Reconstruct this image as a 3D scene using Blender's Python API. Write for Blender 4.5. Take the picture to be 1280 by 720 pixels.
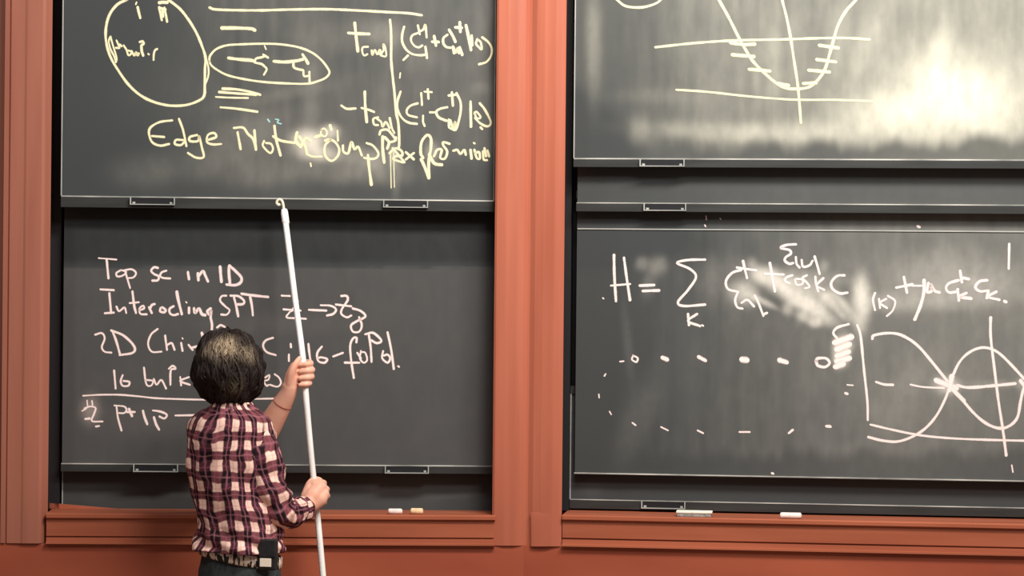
import bpy, math, random
import numpy as np
from mathutils import Vector, Matrix, noise as mnoise
random.seed(7); np.random.seed(7)
S = bpy.context.scene
for o in list(bpy.data.objects): bpy.data.objects.remove(o)
COL = S.collection

# ------------------------------------------------------------------ camera
FPX = 3300.0; CAMH = 1.83; ROLL = 0.0095
cam_d = bpy.data.cameras.new('camera'); cam_d.sensor_width = 36; cam_d.lens = FPX/1280*36
cam_d.clip_end = 100
cam = bpy.data.objects.new('camera', cam_d); COL.objects.link(cam); S.camera = cam
RGT = Vector((math.cos(ROLL), 0, math.sin(ROLL))); UPV = Vector((-math.sin(ROLL), 0, math.cos(ROLL))); FWD = Vector((0,1,0))
M = Matrix((RGT, UPV, -FWD)).transposed().to_4x4(); M.translation = (0,0,CAMH); cam.matrix_world = M
# ------------------------------------------------------------------ world, lights, exposure
w = bpy.data.worlds.new('world'); S.world = w; w.use_nodes = True
w.node_tree.nodes['Background'].inputs[0].default_value = (1.0,0.93,0.88,1)
w.node_tree.nodes['Background'].inputs[1].default_value = 0.16
def area(name, loc, target, size, power, col):
    d = bpy.data.lights.new(name,'AREA'); d.shape='RECTANGLE'; d.size=size[0]; d.size_y=size[1]; d.energy=power; d.color=col
    o = bpy.data.objects.new(name,d); COL.objects.link(o); o.location=loc
    o.rotation_euler = (Vector(target)-Vector(loc)).to_track_quat('-Z','Y').to_euler(); return o
area('board_light_right', (1.3,7.25,4.65), (0.75,10,2.4), (2.6,0.5), 258, (1,0.955,0.88))
area('board_light_left', (-2.9,7.7,4.1), (-0.7,9.9,1.9), (0.22,0.22), 24, (1,0.96,0.92))
area('person_fill', (1.6,4.6,5.2), (-0.6,9.4,1.3), (1.5,1.0), 150, (1,0.95,0.90))  # added fill from behind the camera side, brightens the person and pole
S.view_settings.view_transform='Standard'; S.view_settings.look='None'; S.view_settings.gamma=1
S.view_settings.use_curve_mapping=False; S.view_settings.exposure=0.0

# ------------------------------------------------------------------ pixel -> place helpers
def ray(px,py): return FWD*FPX + RGT*(px-640) + UPV*(360-py)
CAM = Vector((0,0,CAMH))
def atY(px,py,Y):
    r = ray(px,py); return CAM + r*(Y/r.y)
FOLD = atY(660,360,10.0); FOLD.z = 0
class Sec:                                 # one flat stretch of the front wall
    def __init__(s, ang):
        s.ang=ang; s.t=Vector((math.cos(ang),math.sin(ang),0)); s.n=Vector((math.sin(ang),-math.cos(ang),0))
    def sz(s,px,py,d):
        r=ray(px,py); o=FOLD+s.n*d
        k=(o-CAM).dot(s.n)/r.dot(s.n); p=CAM+r*k
        return ((p-o).dot(s.t), p.z)
    def rect(s,x0,y0,x1,y1,d):             # px rectangle -> s0,s1,z0,z1
        xm=(x0+x1)/2; ym=(y0+y1)/2
        return s.sz(x0,ym,d)[0], s.sz(x1,ym,d)[0], s.sz(xm,y1,d)[1], s.sz(xm,y0,d)[1]
    def world(s,a,d,z): return FOLD+s.t*a+s.n*d+Vector((0,0,z))
LS=Sec(math.radians(3)); RS=Sec(math.radians(-7))

# ------------------------------------------------------------------ object helpers
def empty(name, loc, rz=0):
    o=bpy.data.objects.new(name,None); o.empty_display_size=.1; COL.objects.link(o); o.location=loc; o.rotation_euler=(0,0,rz); return o
def tag(o,label=None,cat=None,group=None,kind=None):
    if label:o['label']=label
    if cat:o['category']=cat
    if group:o['group']=group
    if kind:o['kind']=kind
    return o
def mesh(name, V, F, mat, parent=None, smooth=False, uv=None, bevel=0, origin=None):
    """V in the coordinates of the parent (or of the world)"""
    if origin is not None:
        V=[(v[0]-origin[0],v[1]-origin[1],v[2]-origin[2]) for v in V]
    me=bpy.data.meshes.new(name); me.from_pydata([tuple(v) for v in V],[],F); me.update()
    if smooth: me.polygons.foreach_set('use_smooth',[True]*len(me.polygons))
    if uv is not None:
        l=me.uv_layers.new(name='UVMap'); li=np.empty(len(me.loops),dtype=np.int32); me.loops.foreach_get('vertex_index',li)
        l.data.foreach_set('uv',np.array(uv,dtype=np.float32)[li].ravel())
    me.materials.append(mat)
    o=bpy.data.objects.new(name,me); COL.objects.link(o)
    if parent: o.parent=parent
    if origin is not None: o.location=origin
    if bevel:
        b=o.modifiers.new('bevel','BEVEL'); b.width=bevel; b.segments=2; b.limit_method='ANGLE'
    return o
class MB:
    def __init__(s): s.V=[]; s.F=[]
    def box(s,x0,x1,y0,y1,z0,z1):
        n=len(s.V)
        s.V+=[(x0,y0,z0),(x1,y0,z0),(x1,y1,z0),(x0,y1,z0),(x0,y0,z1),(x1,y0,z1),(x1,y1,z1),(x0,y1,z1)]
        s.F+=[tuple(n+i for i in f) for f in ((0,3,2,1),(4,5,6,7),(0,1,5,4),(1,2,6,5),(2,3,7,6),(3,0,4,7))]; return s
    def add(s,V,F):
        n=len(s.V); s.V+=list(V); s.F+=[tuple(n+i for i in f) for f in F]; return s
def secempty(name, sec, a, z, d):         # local x = along the wall, local -y = towards the room
    return empty(name, sec.world(a,d,z), sec.ang)
# in the local frame of a section a point (a,d,z) is (a-a0, -(d-d0), z-z0)

# ------------------------------------------------------------------ materials
def nmat(name, col, rough=.6, spec=.3, metal=0):
    m=bpy.data.materials.new(name); m.use_nodes=True; b=m.node_tree.nodes['Principled BSDF']
    b.inputs['Base Color'].default_value=(*col,1); b.inputs['Roughness'].default_value=rough
    b.inputs['Specular IOR Level'].default_value=spec; b.inputs['Metallic'].default_value=metal
    return m
def N(m,t,**k):
    n=m.node_tree.nodes.new(t)
    for a,v in k.items(): setattr(n,a,v)
    return n
def L(m,a,b): m.node_tree.links.new(a,b)
def bs(m): return m.node_tree.nodes['Principled BSDF']
def noisy(name,c1,c2,scale=(8,8,8),rough=.6,spec=.3,bump=0,metal=0,detail=5,lo=.35,hi=.65):
    m=nmat(name,c1,rough,spec,metal)
    tc=N(m,'ShaderNodeTexCoord'); mp=N(m,'ShaderNodeMapping'); mp.inputs['Scale'].default_value=scale
    nz=N(m,'ShaderNodeTexNoise'); nz.inputs['Scale'].default_value=1; nz.inputs['Detail'].default_value=detail
    cr=N(m,'ShaderNodeValToRGB'); cr.color_ramp.elements[0].position=lo; cr.color_ramp.elements[1].position=hi
    cr.color_ramp.elements[0].color=(*c1,1); cr.color_ramp.elements[1].color=(*c2,1)
    L(m,tc.outputs['Object'],mp.inputs[0]); L(m,mp.outputs[0],nz.inputs[0]); L(m,nz.outputs[0],cr.inputs[0]); L(m,cr.outputs[0],bs(m).inputs['Base Color'])
    if bump:
        bp=N(m,'ShaderNodeBump'); bp.inputs['Strength'].default_value=bump; bp.inputs['Distance'].default_value=.004
        L(m,nz.outputs[0],bp.inputs['Height']); L(m,bp.outputs[0],bs(m).inputs['Normal'])
    return m
WOODV=noisy('cherry_wood_upright',(.34,.090,.050),(.44,.130,.077),(10,10,.7),.42,.35,.05)
WOODH=noisy('cherry_wood_rail',(.30,.080,.040),(.39,.112,.058),(1.1,14,16),.42,.35,.05)
WOODP=noisy('cherry_wood_panel',(.29,.064,.034),(.37,.090,.046),(1.2,9,3),.45,.3,.04)
WOODD=noisy('dark_wood',(.05,.02,.022),(.07,.03,.03),(8,8,1),.5)
FLOORM=noisy('stage_floor',(.20,.12,.07),(.28,.17,.10),(1,14,1),.4)
FRAME=noisy('black_painted_frame',(.022,.023,.023),(.036,.037,.036),(3,3,30),.42,.4)
TRACK=nmat('black_track',(.012,.012,.014),.5)
ALU=noisy('worn_aluminium_trim',(.20,.20,.19),(.62,.60,.55),(6,6,40),.5,.4,0,0,3,.3,.7)
def dustmat():
    m=nmat('slate_with_chalk_dust',(.06,.06,.06),.62,.25)
    at=N(m,'ShaderNodeAttribute'); at.attribute_name='dust'
    tc=N(m,'ShaderNodeTexCoord'); mp=N(m,'ShaderNodeMapping'); mp.inputs['Scale'].default_value=(22,22,12)
    nz=N(m,'ShaderNodeTexNoise'); nz.inputs['Scale'].default_value=1; nz.inputs['Detail'].default_value=6
    L(m,tc.outputs['Object'],mp.inputs[0]); L(m,mp.outputs[0],nz.inputs[0])
    mr=N(m,'ShaderNodeMapRange'); mr.inputs['To Min'].default_value=.86; mr.inputs['To Max'].default_value=1.14
    mr.inputs['From Min'].default_value=.3; mr.inputs['From Max'].default_value=.7
    L(m,nz.outputs[0],mr.inputs['Value'])
    mu=N(m,'ShaderNodeMath',operation='MULTIPLY',use_clamp=True); L(m,at.outputs['Alpha'],mu.inputs[0]); L(m,mr.outputs[0],mu.inputs[1])
    mx=N(m,'ShaderNodeMix',data_type='RGBA'); mx.inputs['A'].default_value=(.042,.0465,.0485,1)
    L(m,mu.outputs[0],mx.inputs['Factor']); L(m,at.outputs['Color'],mx.inputs['B']); L(m,mx.outputs['Result'],bs(m).inputs['Base Color'])
    return m
SLATE=dustmat()
def chalkmat(name,col):
    m=nmat(name,col,.95,.05)
    tc=N(m,'ShaderNodeTexCoord'); sp=N(m,'ShaderNodeSeparateXYZ'); L(m,tc.outputs['UV'],sp.inputs[0])
    a=N(m,'ShaderNodeMath',operation='SUBTRACT'); L(m,sp.outputs['Y'],a.inputs[0]); a.inputs[1].default_value=.5
    b=N(m,'ShaderNodeMath',operation='ABSOLUTE'); L(m,a.outputs[0],b.inputs[0])
    nz=N(m,'ShaderNodeTexNoise'); nz.inputs['Scale'].default_value=260; nz.inputs['Detail'].default_value=2; L(m,tc.outputs['Object'],nz.inputs[0])
    c=N(m,'ShaderNodeMath',operation='MULTIPLY_ADD'); L(m,nz.outputs[0],c.inputs[0]); c.inputs[1].default_value=.22; L(m,b.outputs[0],c.inputs[2])
    r=N(m,'ShaderNodeMapRange'); r.inputs['From Min'].default_value=.36; r.inputs['From Max'].default_value=.62; r.inputs['To Min'].default_value=.97; r.inputs['To Max'].default_value=0
    L(m,c.outputs[0],r.inputs['Value']); L(m,r.outputs[0],bs(m).inputs['Alpha']); return m
CH_CREAM=chalkmat('cream_chalk_mark',(.84,.76,.50)); CH_PINK=chalkmat('pinkish_white_chalk_mark',(.95,.76,.73))
CH_IVORY=chalkmat('ivory_chalk_mark',(.72,.68,.46)); CH_ROSE=chalkmat('rosy_white_chalk_mark',(.90,.75,.72)); CH_BLUE=chalkmat('pale_blue_chalk_mark',(.35,.62,.62))
CHS=noisy('white_chalk',(.75,.62,.58),(.9,.78,.74),(60,60,60),.9,.1); CHY=noisy('yellow_chalk',(.72,.48,.28),(.85,.62,.4),(60,60,60),.9,.1)
FELT=noisy('dusty_felt',(.18,.17,.16),(.4,.38,.35),(90,90,90),.95,.05); FELTB=noisy('eraser_back',(.75,.7,.58),(.9,.86,.75),(40,40,40),.8,.1)

# ------------------------------------------------------------------ wood structure
def extr_s(name, sec, prof, s0, s1, mat, kind='structure'):   # prof [(d,z)] closed, extruded along the wall
    e=sec.world(s0,0,0); V=[];F=[]; n=len(prof); Lg=s1-s0
    for i,x in enumerate((0,Lg)): V+=[(x,-d,z) for d,z in prof]
    for i in range(n):
        j=(i+1)%n; F.append((i,j,n+j,n+i))
    F.append(tuple(range(n))[::-1]); F.append(tuple(range(n,2*n)))
    o=mesh(name,V,F,mat); o.location=e; o.rotation_euler=(0,0,sec.ang); tag(o,kind=kind); return o
def extr_z(name, prof, z0, z1, mat):      # prof [(world Vector xy)] closed
    V=[];F=[]; n=len(prof); c=prof[0]
    for z in (z0,z1): V+=[(p.x-c.x,p.y-c.y,z-z0) for p in prof]
    for i in range(n):
        j=(i+1)%n; F.append((i,n+i,n+j,j))
    F.append(tuple(range(n))); F.append(tuple(range(n,2*n))[::-1])
    o=mesh(name,V,F,mat); o.location=(c.x,c.y,z0); tag(o,kind='structure'); return o
TOPZ=3.6
def secpts(sec,lst,yref=400): return [sec.world(sec.sz(px,yref,d)[0],d,0) for px,d in lst]
# centre post
zfoot=LS.sz(640,682,.24)[1]
pc=secpts(LS,[(617.5,.10),(617.5,.232),(620,.238),(632,.243),(645,.243),(654,.238),(659,.228)])+secpts(RS,[(662,.228),(668,.238),(678,.244),(692,.244),(702,.239),(704.5,.234),(704.5,.10)])
extr_z('trim_1',pc,zfoot,TOPZ,WOODV)
# left post
pl=secpts(LS,[(-14,0),(-14,.20),(2,.20),(3,.240),(8,.242),(9.5,.234),(11,.241),(28,.243),(31,.246),(50,.246),(54,.238),(62,.205),(62,.12),(62,0)])
zl=LS.sz(30,679,.24)[1]
extr_z('trim_2',pl,zl,TOPZ,noisy('muted_cherry_upright',(.285,.098,.064),(.36,.130,.086),(10,10,.7),.42,.35,.05))  # left post in its own, less red cherry tone
# sills: profile in photo rows
def sill(name,sec,xm,x0,x1,rows,y640):
    z=lambda y,d: sec.sz(xm,y,d)[1]
    r0,r1,r2,r3,r4,r5=rows
    zt=z(r0,.25)
    prof=[(.0,zt),(.243,zt),(.25,zt-.004),(.25,z(r1,.25)),(.238,z(r1+1.5,.24)),(.238,z(r2,.24)),(.230,z(r2+.6,.23)),(.230,z(r3,.23)),(.240,z(r3+.8,.24)),(.240,z(r4,.24)),(.254,z(r4+.5,.25)),(.254,z(r5,.25)),(.0,z(r5,.25))]
    s0=sec.sz(x0,y640,.24)[0]; s1=sec.sz(x1,y640,.24)[0]
    return extr_s(name,sec,prof[::-1],s0,s1,WOODH), zt, z(r5,.25)
_,ZTL,ZBL=sill('trim_3',LS,340,58,619,(643,648.5,671,672.6,678,681),645)
_,ZTR,ZBR=sill('trim_4',RS,990,703,1500,(649.5,655,678,679.8,686,689),645)
# lower wall panels
def panel(name,sec,s0,s1,z1,mat,d=.235):
    return extr_s(name,sec,[(0,0),(0,z1),(d,z1),(d,0)],s0,s1,mat)
sL0=LS.sz(-14,700,.235)[0]; sR1=RS.sz(1500,700,.235)[0]
panel('wall_front_left',LS,sL0,0,ZBL-.0005,WOODP); panel('wall_front_right',RS,0,sR1,ZBR-.0005,WOODP)
# darker wall left of the left post
extr_s('wall_left',LS,[(0,0),(0,TOPZ),(.19,TOPZ),(.19,0)],sL0-1.2,sL0,WOODD)
# rounded stop at the foot of the post
V=[];F=[]; nu,nv=16,10
for i in range(nv+1):
    t=i/nv
    for j in range(nu+1):
        a=math.pi*j/nu; px=676-13*math.cos(a); y=683-43*t
        rr=math.sin(math.pi*min(1,(1-t)*.5+.02)*1.0)**.5 if t>0 else 1
        a0,z0=RS.sz(px,y,.25); d=.243+.006*math.sin(a)*(math.cos(t*math.pi/2)**.5 if t<1 else 0)
        V.append((a0,-d,z0))
for i in range(nv):
    for j in range(nu): k=i*(nu+1)+j; F.append((k,k+1,k+nu+2,k+nu+1))
o=mesh('trim_5',V,F,WOODV,smooth=True,origin=V[8]); 
o.location=RS.world(V[8][0],-V[8][1],V[8][2]); o.rotation_euler=(0,0,RS.ang); tag(o,kind='structure')
# recess back walls and side tracks
for nm,sec,a0,a1 in (('wall_recess_left',LS,sL0,0),('wall_recess_right',RS,0,sR1)):
    extr_s(nm,sec,[(-.12,0),(-.12,TOPZ),(-.02,TOPZ),(-.02,0)],a0,a1,TRACK)
def track(name,sec,x0,x1,d,zb):
    a=sec.sz(x0,400,d)[0]; b=sec.sz(x1,400,d)[0]
    return extr_s(name,sec,[(-.02,zb),(-.02,TOPZ),(d,TOPZ),(d,zb)],a,b,TRACK)
track('trim_6',LS,58,76,.06,ZTL); track('trim_7',RS,700,713,.06,ZTR)
track('trim_8',RS,1440,1470,.06,ZTR)
pr=secpts(RS,[(1460,.0),(1460,.22),(1470,.245),(1500,.25),(1512,.22),(1512,0)])
extr_z('trim_9',pr,ZBR,TOPZ,WOODV)
# floor
fl=mesh('floor',[(-6,3,-.06),(6,3,-.06),(6,10.9,-.06),(-6,10.9,-.06),(-6,3,0),(6,3,0),(6,10.9,0),(-6,10.9,0)],[(0,3,2,1),(4,5,6,7),(0,1,5,4),(1,2,6,5),(2,3,7,6),(3,0,4,7)],FLOORM); tag(fl,kind='structure')

# ------------------------------------------------------------------ chalk dust fields
def vnoise(x,y,seed):
    xi=np.floor(x).astype(int); yi=np.floor(y).astype(int); xf=x-xi; yf=y-yi
    xf=xf*xf*(3-2*xf); yf=yf*yf*(3-2*yf)
    def h(a,b):
        v=np.sin(a*127.1+b*311.7+seed*74.7)*43758.5453; return v-np.floor(v)
    return (h(xi,yi)*(1-xf)+h(xi+1,yi)*xf)*(1-yf)+(h(xi,yi+1)*(1-xf)+h(xi+1,yi+1)*xf)*yf
def fb(x,y,sx,sy,seed): return (vnoise(x/sx,y/sy,seed)*.55+vnoise(x/sx*2.1,y/sy*2.1,seed+3)*.28+vnoise(x/sx*4.3,y/sy*4.3,seed+5)*.17)
def ss(a,b,x): t=np.clip((x-a)/(b-a),0,1); return t*t*(3-2*t)
def blob(x,y,cx,cy,rx,ry,rot=0):
    c,s=math.cos(rot),math.sin(rot); u=(x-cx)*c+(y-cy)*s; v=-(x-cx)*s+(y-cy)*c
    return np.exp(-((u/rx)**2+(v/ry)**2)**1.3)
def cover(a,b): return 1-(1-a)*(1-b)
CRM=np.array([.80,.76,.60]); PNK=np.array([.80,.66,.60]); GRY=np.array([.62,.62,.56]); WRM=np.array([.70,.67,.60])
def dust_UL(x,y):
    edge=232+14*(fb(x,y*0,26,1,2)-.5)
    inside=1-ss(edge-16,edge+6,y)
    a=.035*ss(150,420,x)*fb(x,y,90,60,1)*2+.035*fb(x,y,9,70,4)*inside*ss(170,300,x)*1.6
    for b in [(310,170,60,26,-.5,.09),(180,215,40,22,0,.06),(330,215,45,22,0,.07),(240,205,40,20,.2,.04),(390,130,10,60,0,.07),(370,100,40,20,0,.03),(480,40,26,16,.2,.13),(430,45,60,20,0,.05),(200,120,60,50,0,.012),(520,70,40,20,0,.04),(470,215,50,16,0,.07),(420,215,60,14,0,.05),(600,60,12,50,0,.05),(345,120,70,8,-.2,.05),(495,210,6,35,0,.12),(480,160,10,60,0,.05),(600,110,14,8,0,.05)]:
        a=cover(a,b[5]*blob(x,y,*b[:5])*(.6+.8*fb(x,y,14,20,9)))
    for b in [(385,176,18,13,.2,.75),(398,192,26,9,.1,.5),(412,165,12,9,0,.5),(395,180,34,20,0,.15),(447,195,20,12,0,.15),(468,202,14,14,0,.15),(491,195,5,12,0,.35),(540,190,9,12,0,.25)]:
        a=cover(a,b[5]*blob(x,y,*b[:5]))
    a*=1-.8*blob(x,y,585,222,62,26)
    return np.clip(a,0,1),CRM*.35+PNK*.25+GRY*.4
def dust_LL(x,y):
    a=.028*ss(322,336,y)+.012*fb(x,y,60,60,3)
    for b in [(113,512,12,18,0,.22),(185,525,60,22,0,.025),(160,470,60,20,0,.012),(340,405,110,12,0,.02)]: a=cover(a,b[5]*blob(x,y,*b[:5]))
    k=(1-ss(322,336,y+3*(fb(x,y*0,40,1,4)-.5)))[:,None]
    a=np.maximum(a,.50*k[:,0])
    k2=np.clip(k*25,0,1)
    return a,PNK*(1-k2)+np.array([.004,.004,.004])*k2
def dust_UR(x,y):
    wave=178+26*(fb(x,y*0,34,1,7)-.3)-12*ss(1100,1280,x)
    inside=1-ss(wave-14,wave+9,y)
    a=.045+.11*ss(760,960,x)*inside*(.5+fb(x,y,70,70,2))+.05*ss(1000,1200,x)
    a+=.11*ss(990,1150,x)*ss(10,110,y)*inside
    a+=.10*(fb(x,y,9,110,5)-.45)*inside*ss(740,860,x)
    a*=1-.75*blob(x,y,735,160,55,50)*1
    a=a*(1-.85*ss(-10,12,y-(112+(x-728)*.78))*(1-ss(785,815,x)))+.03*ss(760,900,x)*inside
    for b in [(1185,120,60,52,0,.62),(1120,140,50,30,0,.42),(1240,135,40,40,0,.45),(1175,70,14,50,.15,.3),(1080,60,14,50,.35,.2),(1050,50,12,45,.1,.14),(900,165,90,12,.05,.22),(1010,165,60,14,0,.3),(1090,150,50,30,0,.25),(800,165,14,22,0,.13),(742,50,10,70,0,.16),(830,120,60,10,0,.06),(965,80,8,60,0,.1),(935,165,20,12,-.3,.15)]:
        a=cover(np.clip(a,0,1),b[5]*blob(x,y,*b[:5])*inside*(.75+.5*fb(x,y,16,26,9)))
    a=np.where(y<inside*0+400,a,a)
    return np.clip(a,0,.95),CRM*.6+GRY*.4
def dust_LR(x,y):
    wave=572+22*(fb(x,y*0,22,1,7)-.6)
    inside=1-ss(wave-14,wave+8,y)
    top=ss(300,345,y-18*ss(1100,1250,-x+2350)*0)
    a=.010+.10*ss(770,1040,x)*(.6+.8*fb(x,y,60,60,2)*inside)+.07*ss(960,1180,x)*(.5+.5*top)
    a*=.62+.38*inside; a*=1-.35*ss(1050,1280,x)*ss(470,590,y)
    a+=.05*(fb(x,y,10,90,5)-.45)*ss(760,900,x)*inside
    a-=.04*blob(x,y,770,300,300,28)
    for b in [(803,330,9,9,0,.16),(823,332,11,12,.3,.17),(812,352,9,20,.2,.08),(890,350,16,26,0,.08),(930,366,18,14,.5,.55),(952,376,20,4,.45,.5),(955,344,14,10,.1,.5),(968,350,26,9,.2,.4),(988,368,50,10,.58,.6),(1015,384,34,10,.58,.6),(1040,380,30,5,.8,.5),(1020,403,9,6,0,.65),(1000,362,34,12,.35,.45),(1035,372,14,12,.4,.4),(1005,396,12,6,.4,.4),(940,330,6,8,0,.2),(1030,333,6,8,0,.2),(1000,345,60,10,.1,.2),(1045,470,10,8,0,.0),(1053,432,11,11,0,.9),(1051,446,9,12,.1,.9),(1185,482,14,9,0,.45),(985,385,7,9,0,.38),(1003,392,6,14,.3,.2),(1077,373,11,28,-.05,.75),(1060,388,26,6,.9,.5),(1055,435,8,18,.15,.35),(1130,380,90,10,0,.14),(1150,345,60,30,-.3,.10),(1220,362,60,20,0,.20),(1200,340,70,26,0,.1),(1140,372,60,12,0,.12),(1182,481,16,12,0,.22),(1250,480,40,5,0,.14),(1150,460,20,60,.5,.04),(1110,505,20,50,.5,.04),(800,520,20,60,.4,.045),(785,430,6,50,-.1,.04),(915,380,12,60,0,.03),(1280,480,8,14,0,.2),(1075,395,8,30,0,.3)]:
        a=cover(np.clip(a,0,1),b[5]*blob(x,y,*b[:5])*(.7+.6*fb(x,y,9,9,9)))
    return np.clip(a,0,1),WRM
def dust_BL(x,y):
    a=.012+0*x
    for b in [(200,610,40,16,0,.03),(238,612,8,8,0,.05),(520,612,60,20,0,.025),(470,610,14,14,0,.02),(585,618,45,4,-.1,.03)]: a=cover(a,b[5]*blob(x,y,*b[:5]))
    return a,GRY
def dust_BR(x,y):
    return .004+.012*ss(720,1100,x)*fb(x,y,60,12,3)+.03*blob(x,y,740,612,14,10),GRY
def dust_MR(x,y):
    return .012+.045*ss(740,1080,x)*(.6+.5*fb(x,y,50,30,2)),WRM

# ------------------------------------------------------------------ chalkboards
def board(label, sec, x0,x1, ysurf_top, ybot_line, yrail_bot, d, dust, handles, group=None, thick=.02, stile=True, ztop=None, light=True, bright=True, step=3.0, trimh=.0045):
    xc=max(0,min(1280,(x0+x1)/2))
    if xc>700: xc=(x0+1280)/2
    a0=sec.sz(x0,(ybot_line+ysurf_top)/2,d)[0]; a1=sec.sz(x1,(ybot_line+ysurf_top)/2,d)[0]
    zb=sec.sz(xc,ybot_line,d)[1]; zr=sec.sz(xc,yrail_bot,d)[1]; zt=sec.sz(xc,ysurf_top,d)[1] if ztop is None else ztop
    root=secempty('chalkboard',sec,a0,zr,d); tag(root,label,'chalkboard',group)
    W=a1-a0
    # slate surface grid
    nx=int((x1-x0)/step); nz=max(4,int((ybot_line-sec_y(sec,xc,zt,d))/step))
    A=np.linspace(0,W,nx+1); Z=np.linspace(zb,zt,nz+1)
    V=[(a,0,z-zr) for z in Z for a in A]
    F=[(k*(nx+1)+i,k*(nx+1)+i+1,(k+1)*(nx+1)+i+1,(k+1)*(nx+1)+i) for k in range(nz) for i in range(nx)]
    o=mesh('slate_surface',V,F,SLATE,root)
    PX=np.empty(len(V)); PY=np.empty(len(V)); i=0
    for z in Z:
        for a in A:
            p=sec.world(a0+a,d,z)-CAM; PX[i]=640+FPX*p.dot(RGT)/p.y; PY[i]=360-FPX*p.dot(UPV)/p.y; i+=1
    amt,tint=dust(PX,PY); c=np.ones((len(V),4),dtype=np.float32); c[:,:3]=tint; c[:,3]=np.clip(amt,0,1)
    at=o.data.color_attributes.new('dust','FLOAT_COLOR','POINT'); at.data.foreach_set('color',c.ravel())
    mesh('backing_board',*bx(0,W,.001,thick,0.002,zt-zr),FRAME,root)
    mesh('bottom_rail',*bx(-.004,W+.004,-.006,.0009,0,zb-zr-trimh),FRAME,root,bevel=.0015)
    mesh('top_rail',*bx(-.004,W+.004,-.006,thick,zt-zr,zt-zr+.03),FRAME,root)
    mesh('trim_strip',*bx(-.002,W+.002,-.007,.0009,zb-zr-trimh,zb-zr),ALU,root) if light else None
    if stile:
        for nm,q in (('side_strip',-.004),('side_strip',W)):
            if not bright and q<0: continue
            mesh(nm,*bx(q,q+.004,-.006,.0009,zb-zr,zt-zr),ALU2 if nm else ALU,root)
    for hx0,hx1 in handles:
        h0=sec.sz(hx0,ybot_line,d)[0]-a0; h1=sec.sz(hx1,ybot_line,d)[0]-a0; ht=zb-zr-trimh; hb=max(.001,ht-.0265)
        b=MB(); b.box(h0,h1,-.020,-.006,hb,hb+.003); b.box(h0,h0+.004,-.020,-.006,hb+.003,ht); b.box(h1-.004,h1,-.020,-.006,hb+.003,ht)
        h=mesh('pull_handle',b.V,b.F,ALU2,root); h['label']='aluminium finger pull under the board edge'
        mesh('finger_recess',*bx(h0+.004,h1-.004,-.008,-.0062,hb+.003,ht),TRACK,h)
        for q in (h0+.014,h1-.014): mesh('screw',*bx(q-.005,q+.005,-.012,-.008,hb+.004,hb+.011),ALU2,h)
    return dict(root=root,sec=sec,a0=a0,zr=zr,d=d)
def bx(x0,x1,y0,y1,z0,z1): b=MB().box(x0,x1,y0,y1,z0,z1); return b.V,b.F
def sec_y(sec,px,z,d):
    lo,hi=-900,900
    for _ in range(40):
        m=(lo+hi)/2
        if sec.sz(px,m,d)[1]>z: lo=m
        else: hi=m
    return lo
ALU2=noisy('aluminium_edge',(.28,.29,.28),(.40,.40,.38),(6,6,6),.45,.4)
UL=board('upper left chalkboard with cream writing Edge and a chalk circle, raised on its track',LS,79,618,-70,247.5,262,.165,dust_UL,[(163,219),(479,535)])
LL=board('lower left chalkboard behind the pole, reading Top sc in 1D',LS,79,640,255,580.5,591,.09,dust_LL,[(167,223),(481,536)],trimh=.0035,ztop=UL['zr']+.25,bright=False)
BL=board('dark lowest left chalkboard, blank, just above the left chalk ledge',LS,79,640,560,640,641,.03,dust_BL,[],light=False,ztop=LL['zr']+.2)
UR=board('upper right chalkboard with a chalk parabola and heavy dust',RS,719.5,1430,-70,198.5,210,.165,dust_UR,[(800,856),(1330,1386)])
MR=board('second right chalkboard, blank strip showing under the parabola board',RS,722,1430,190,254.5,266,.11,dust_MR,[(805,858),(1335,1388)],ztop=UR['zr']+.3,trimh=.0035,bright=False)
LR=board('lower right chalkboard with the H = sum equation and crossing curves',RS,720,1430,270,595.5,598,.068,dust_LR,[],ztop=MR['zr']+.05,trimh=.004,step=2.2,bright=False)
BR=board('lowest right chalkboard, blank dark strip above the right chalk ledge',RS,714,1436,500,629,641,.03,dust_BR,[(802,857),(1330,1386)],ztop=LR['zr']+.3,trimh=.003)
# pale top lip line of the equation board
a0,z0=RS.sz(722,287,.068); mesh('upper_lip',*bx(a0-LR['a0'],1.95,-.004,.0009,RS.sz(990,288.5,.068)[1]-LR['zr'],RS.sz(990,287,.068)[1]-LR['zr']),ALU2,LR['root'])

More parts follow.
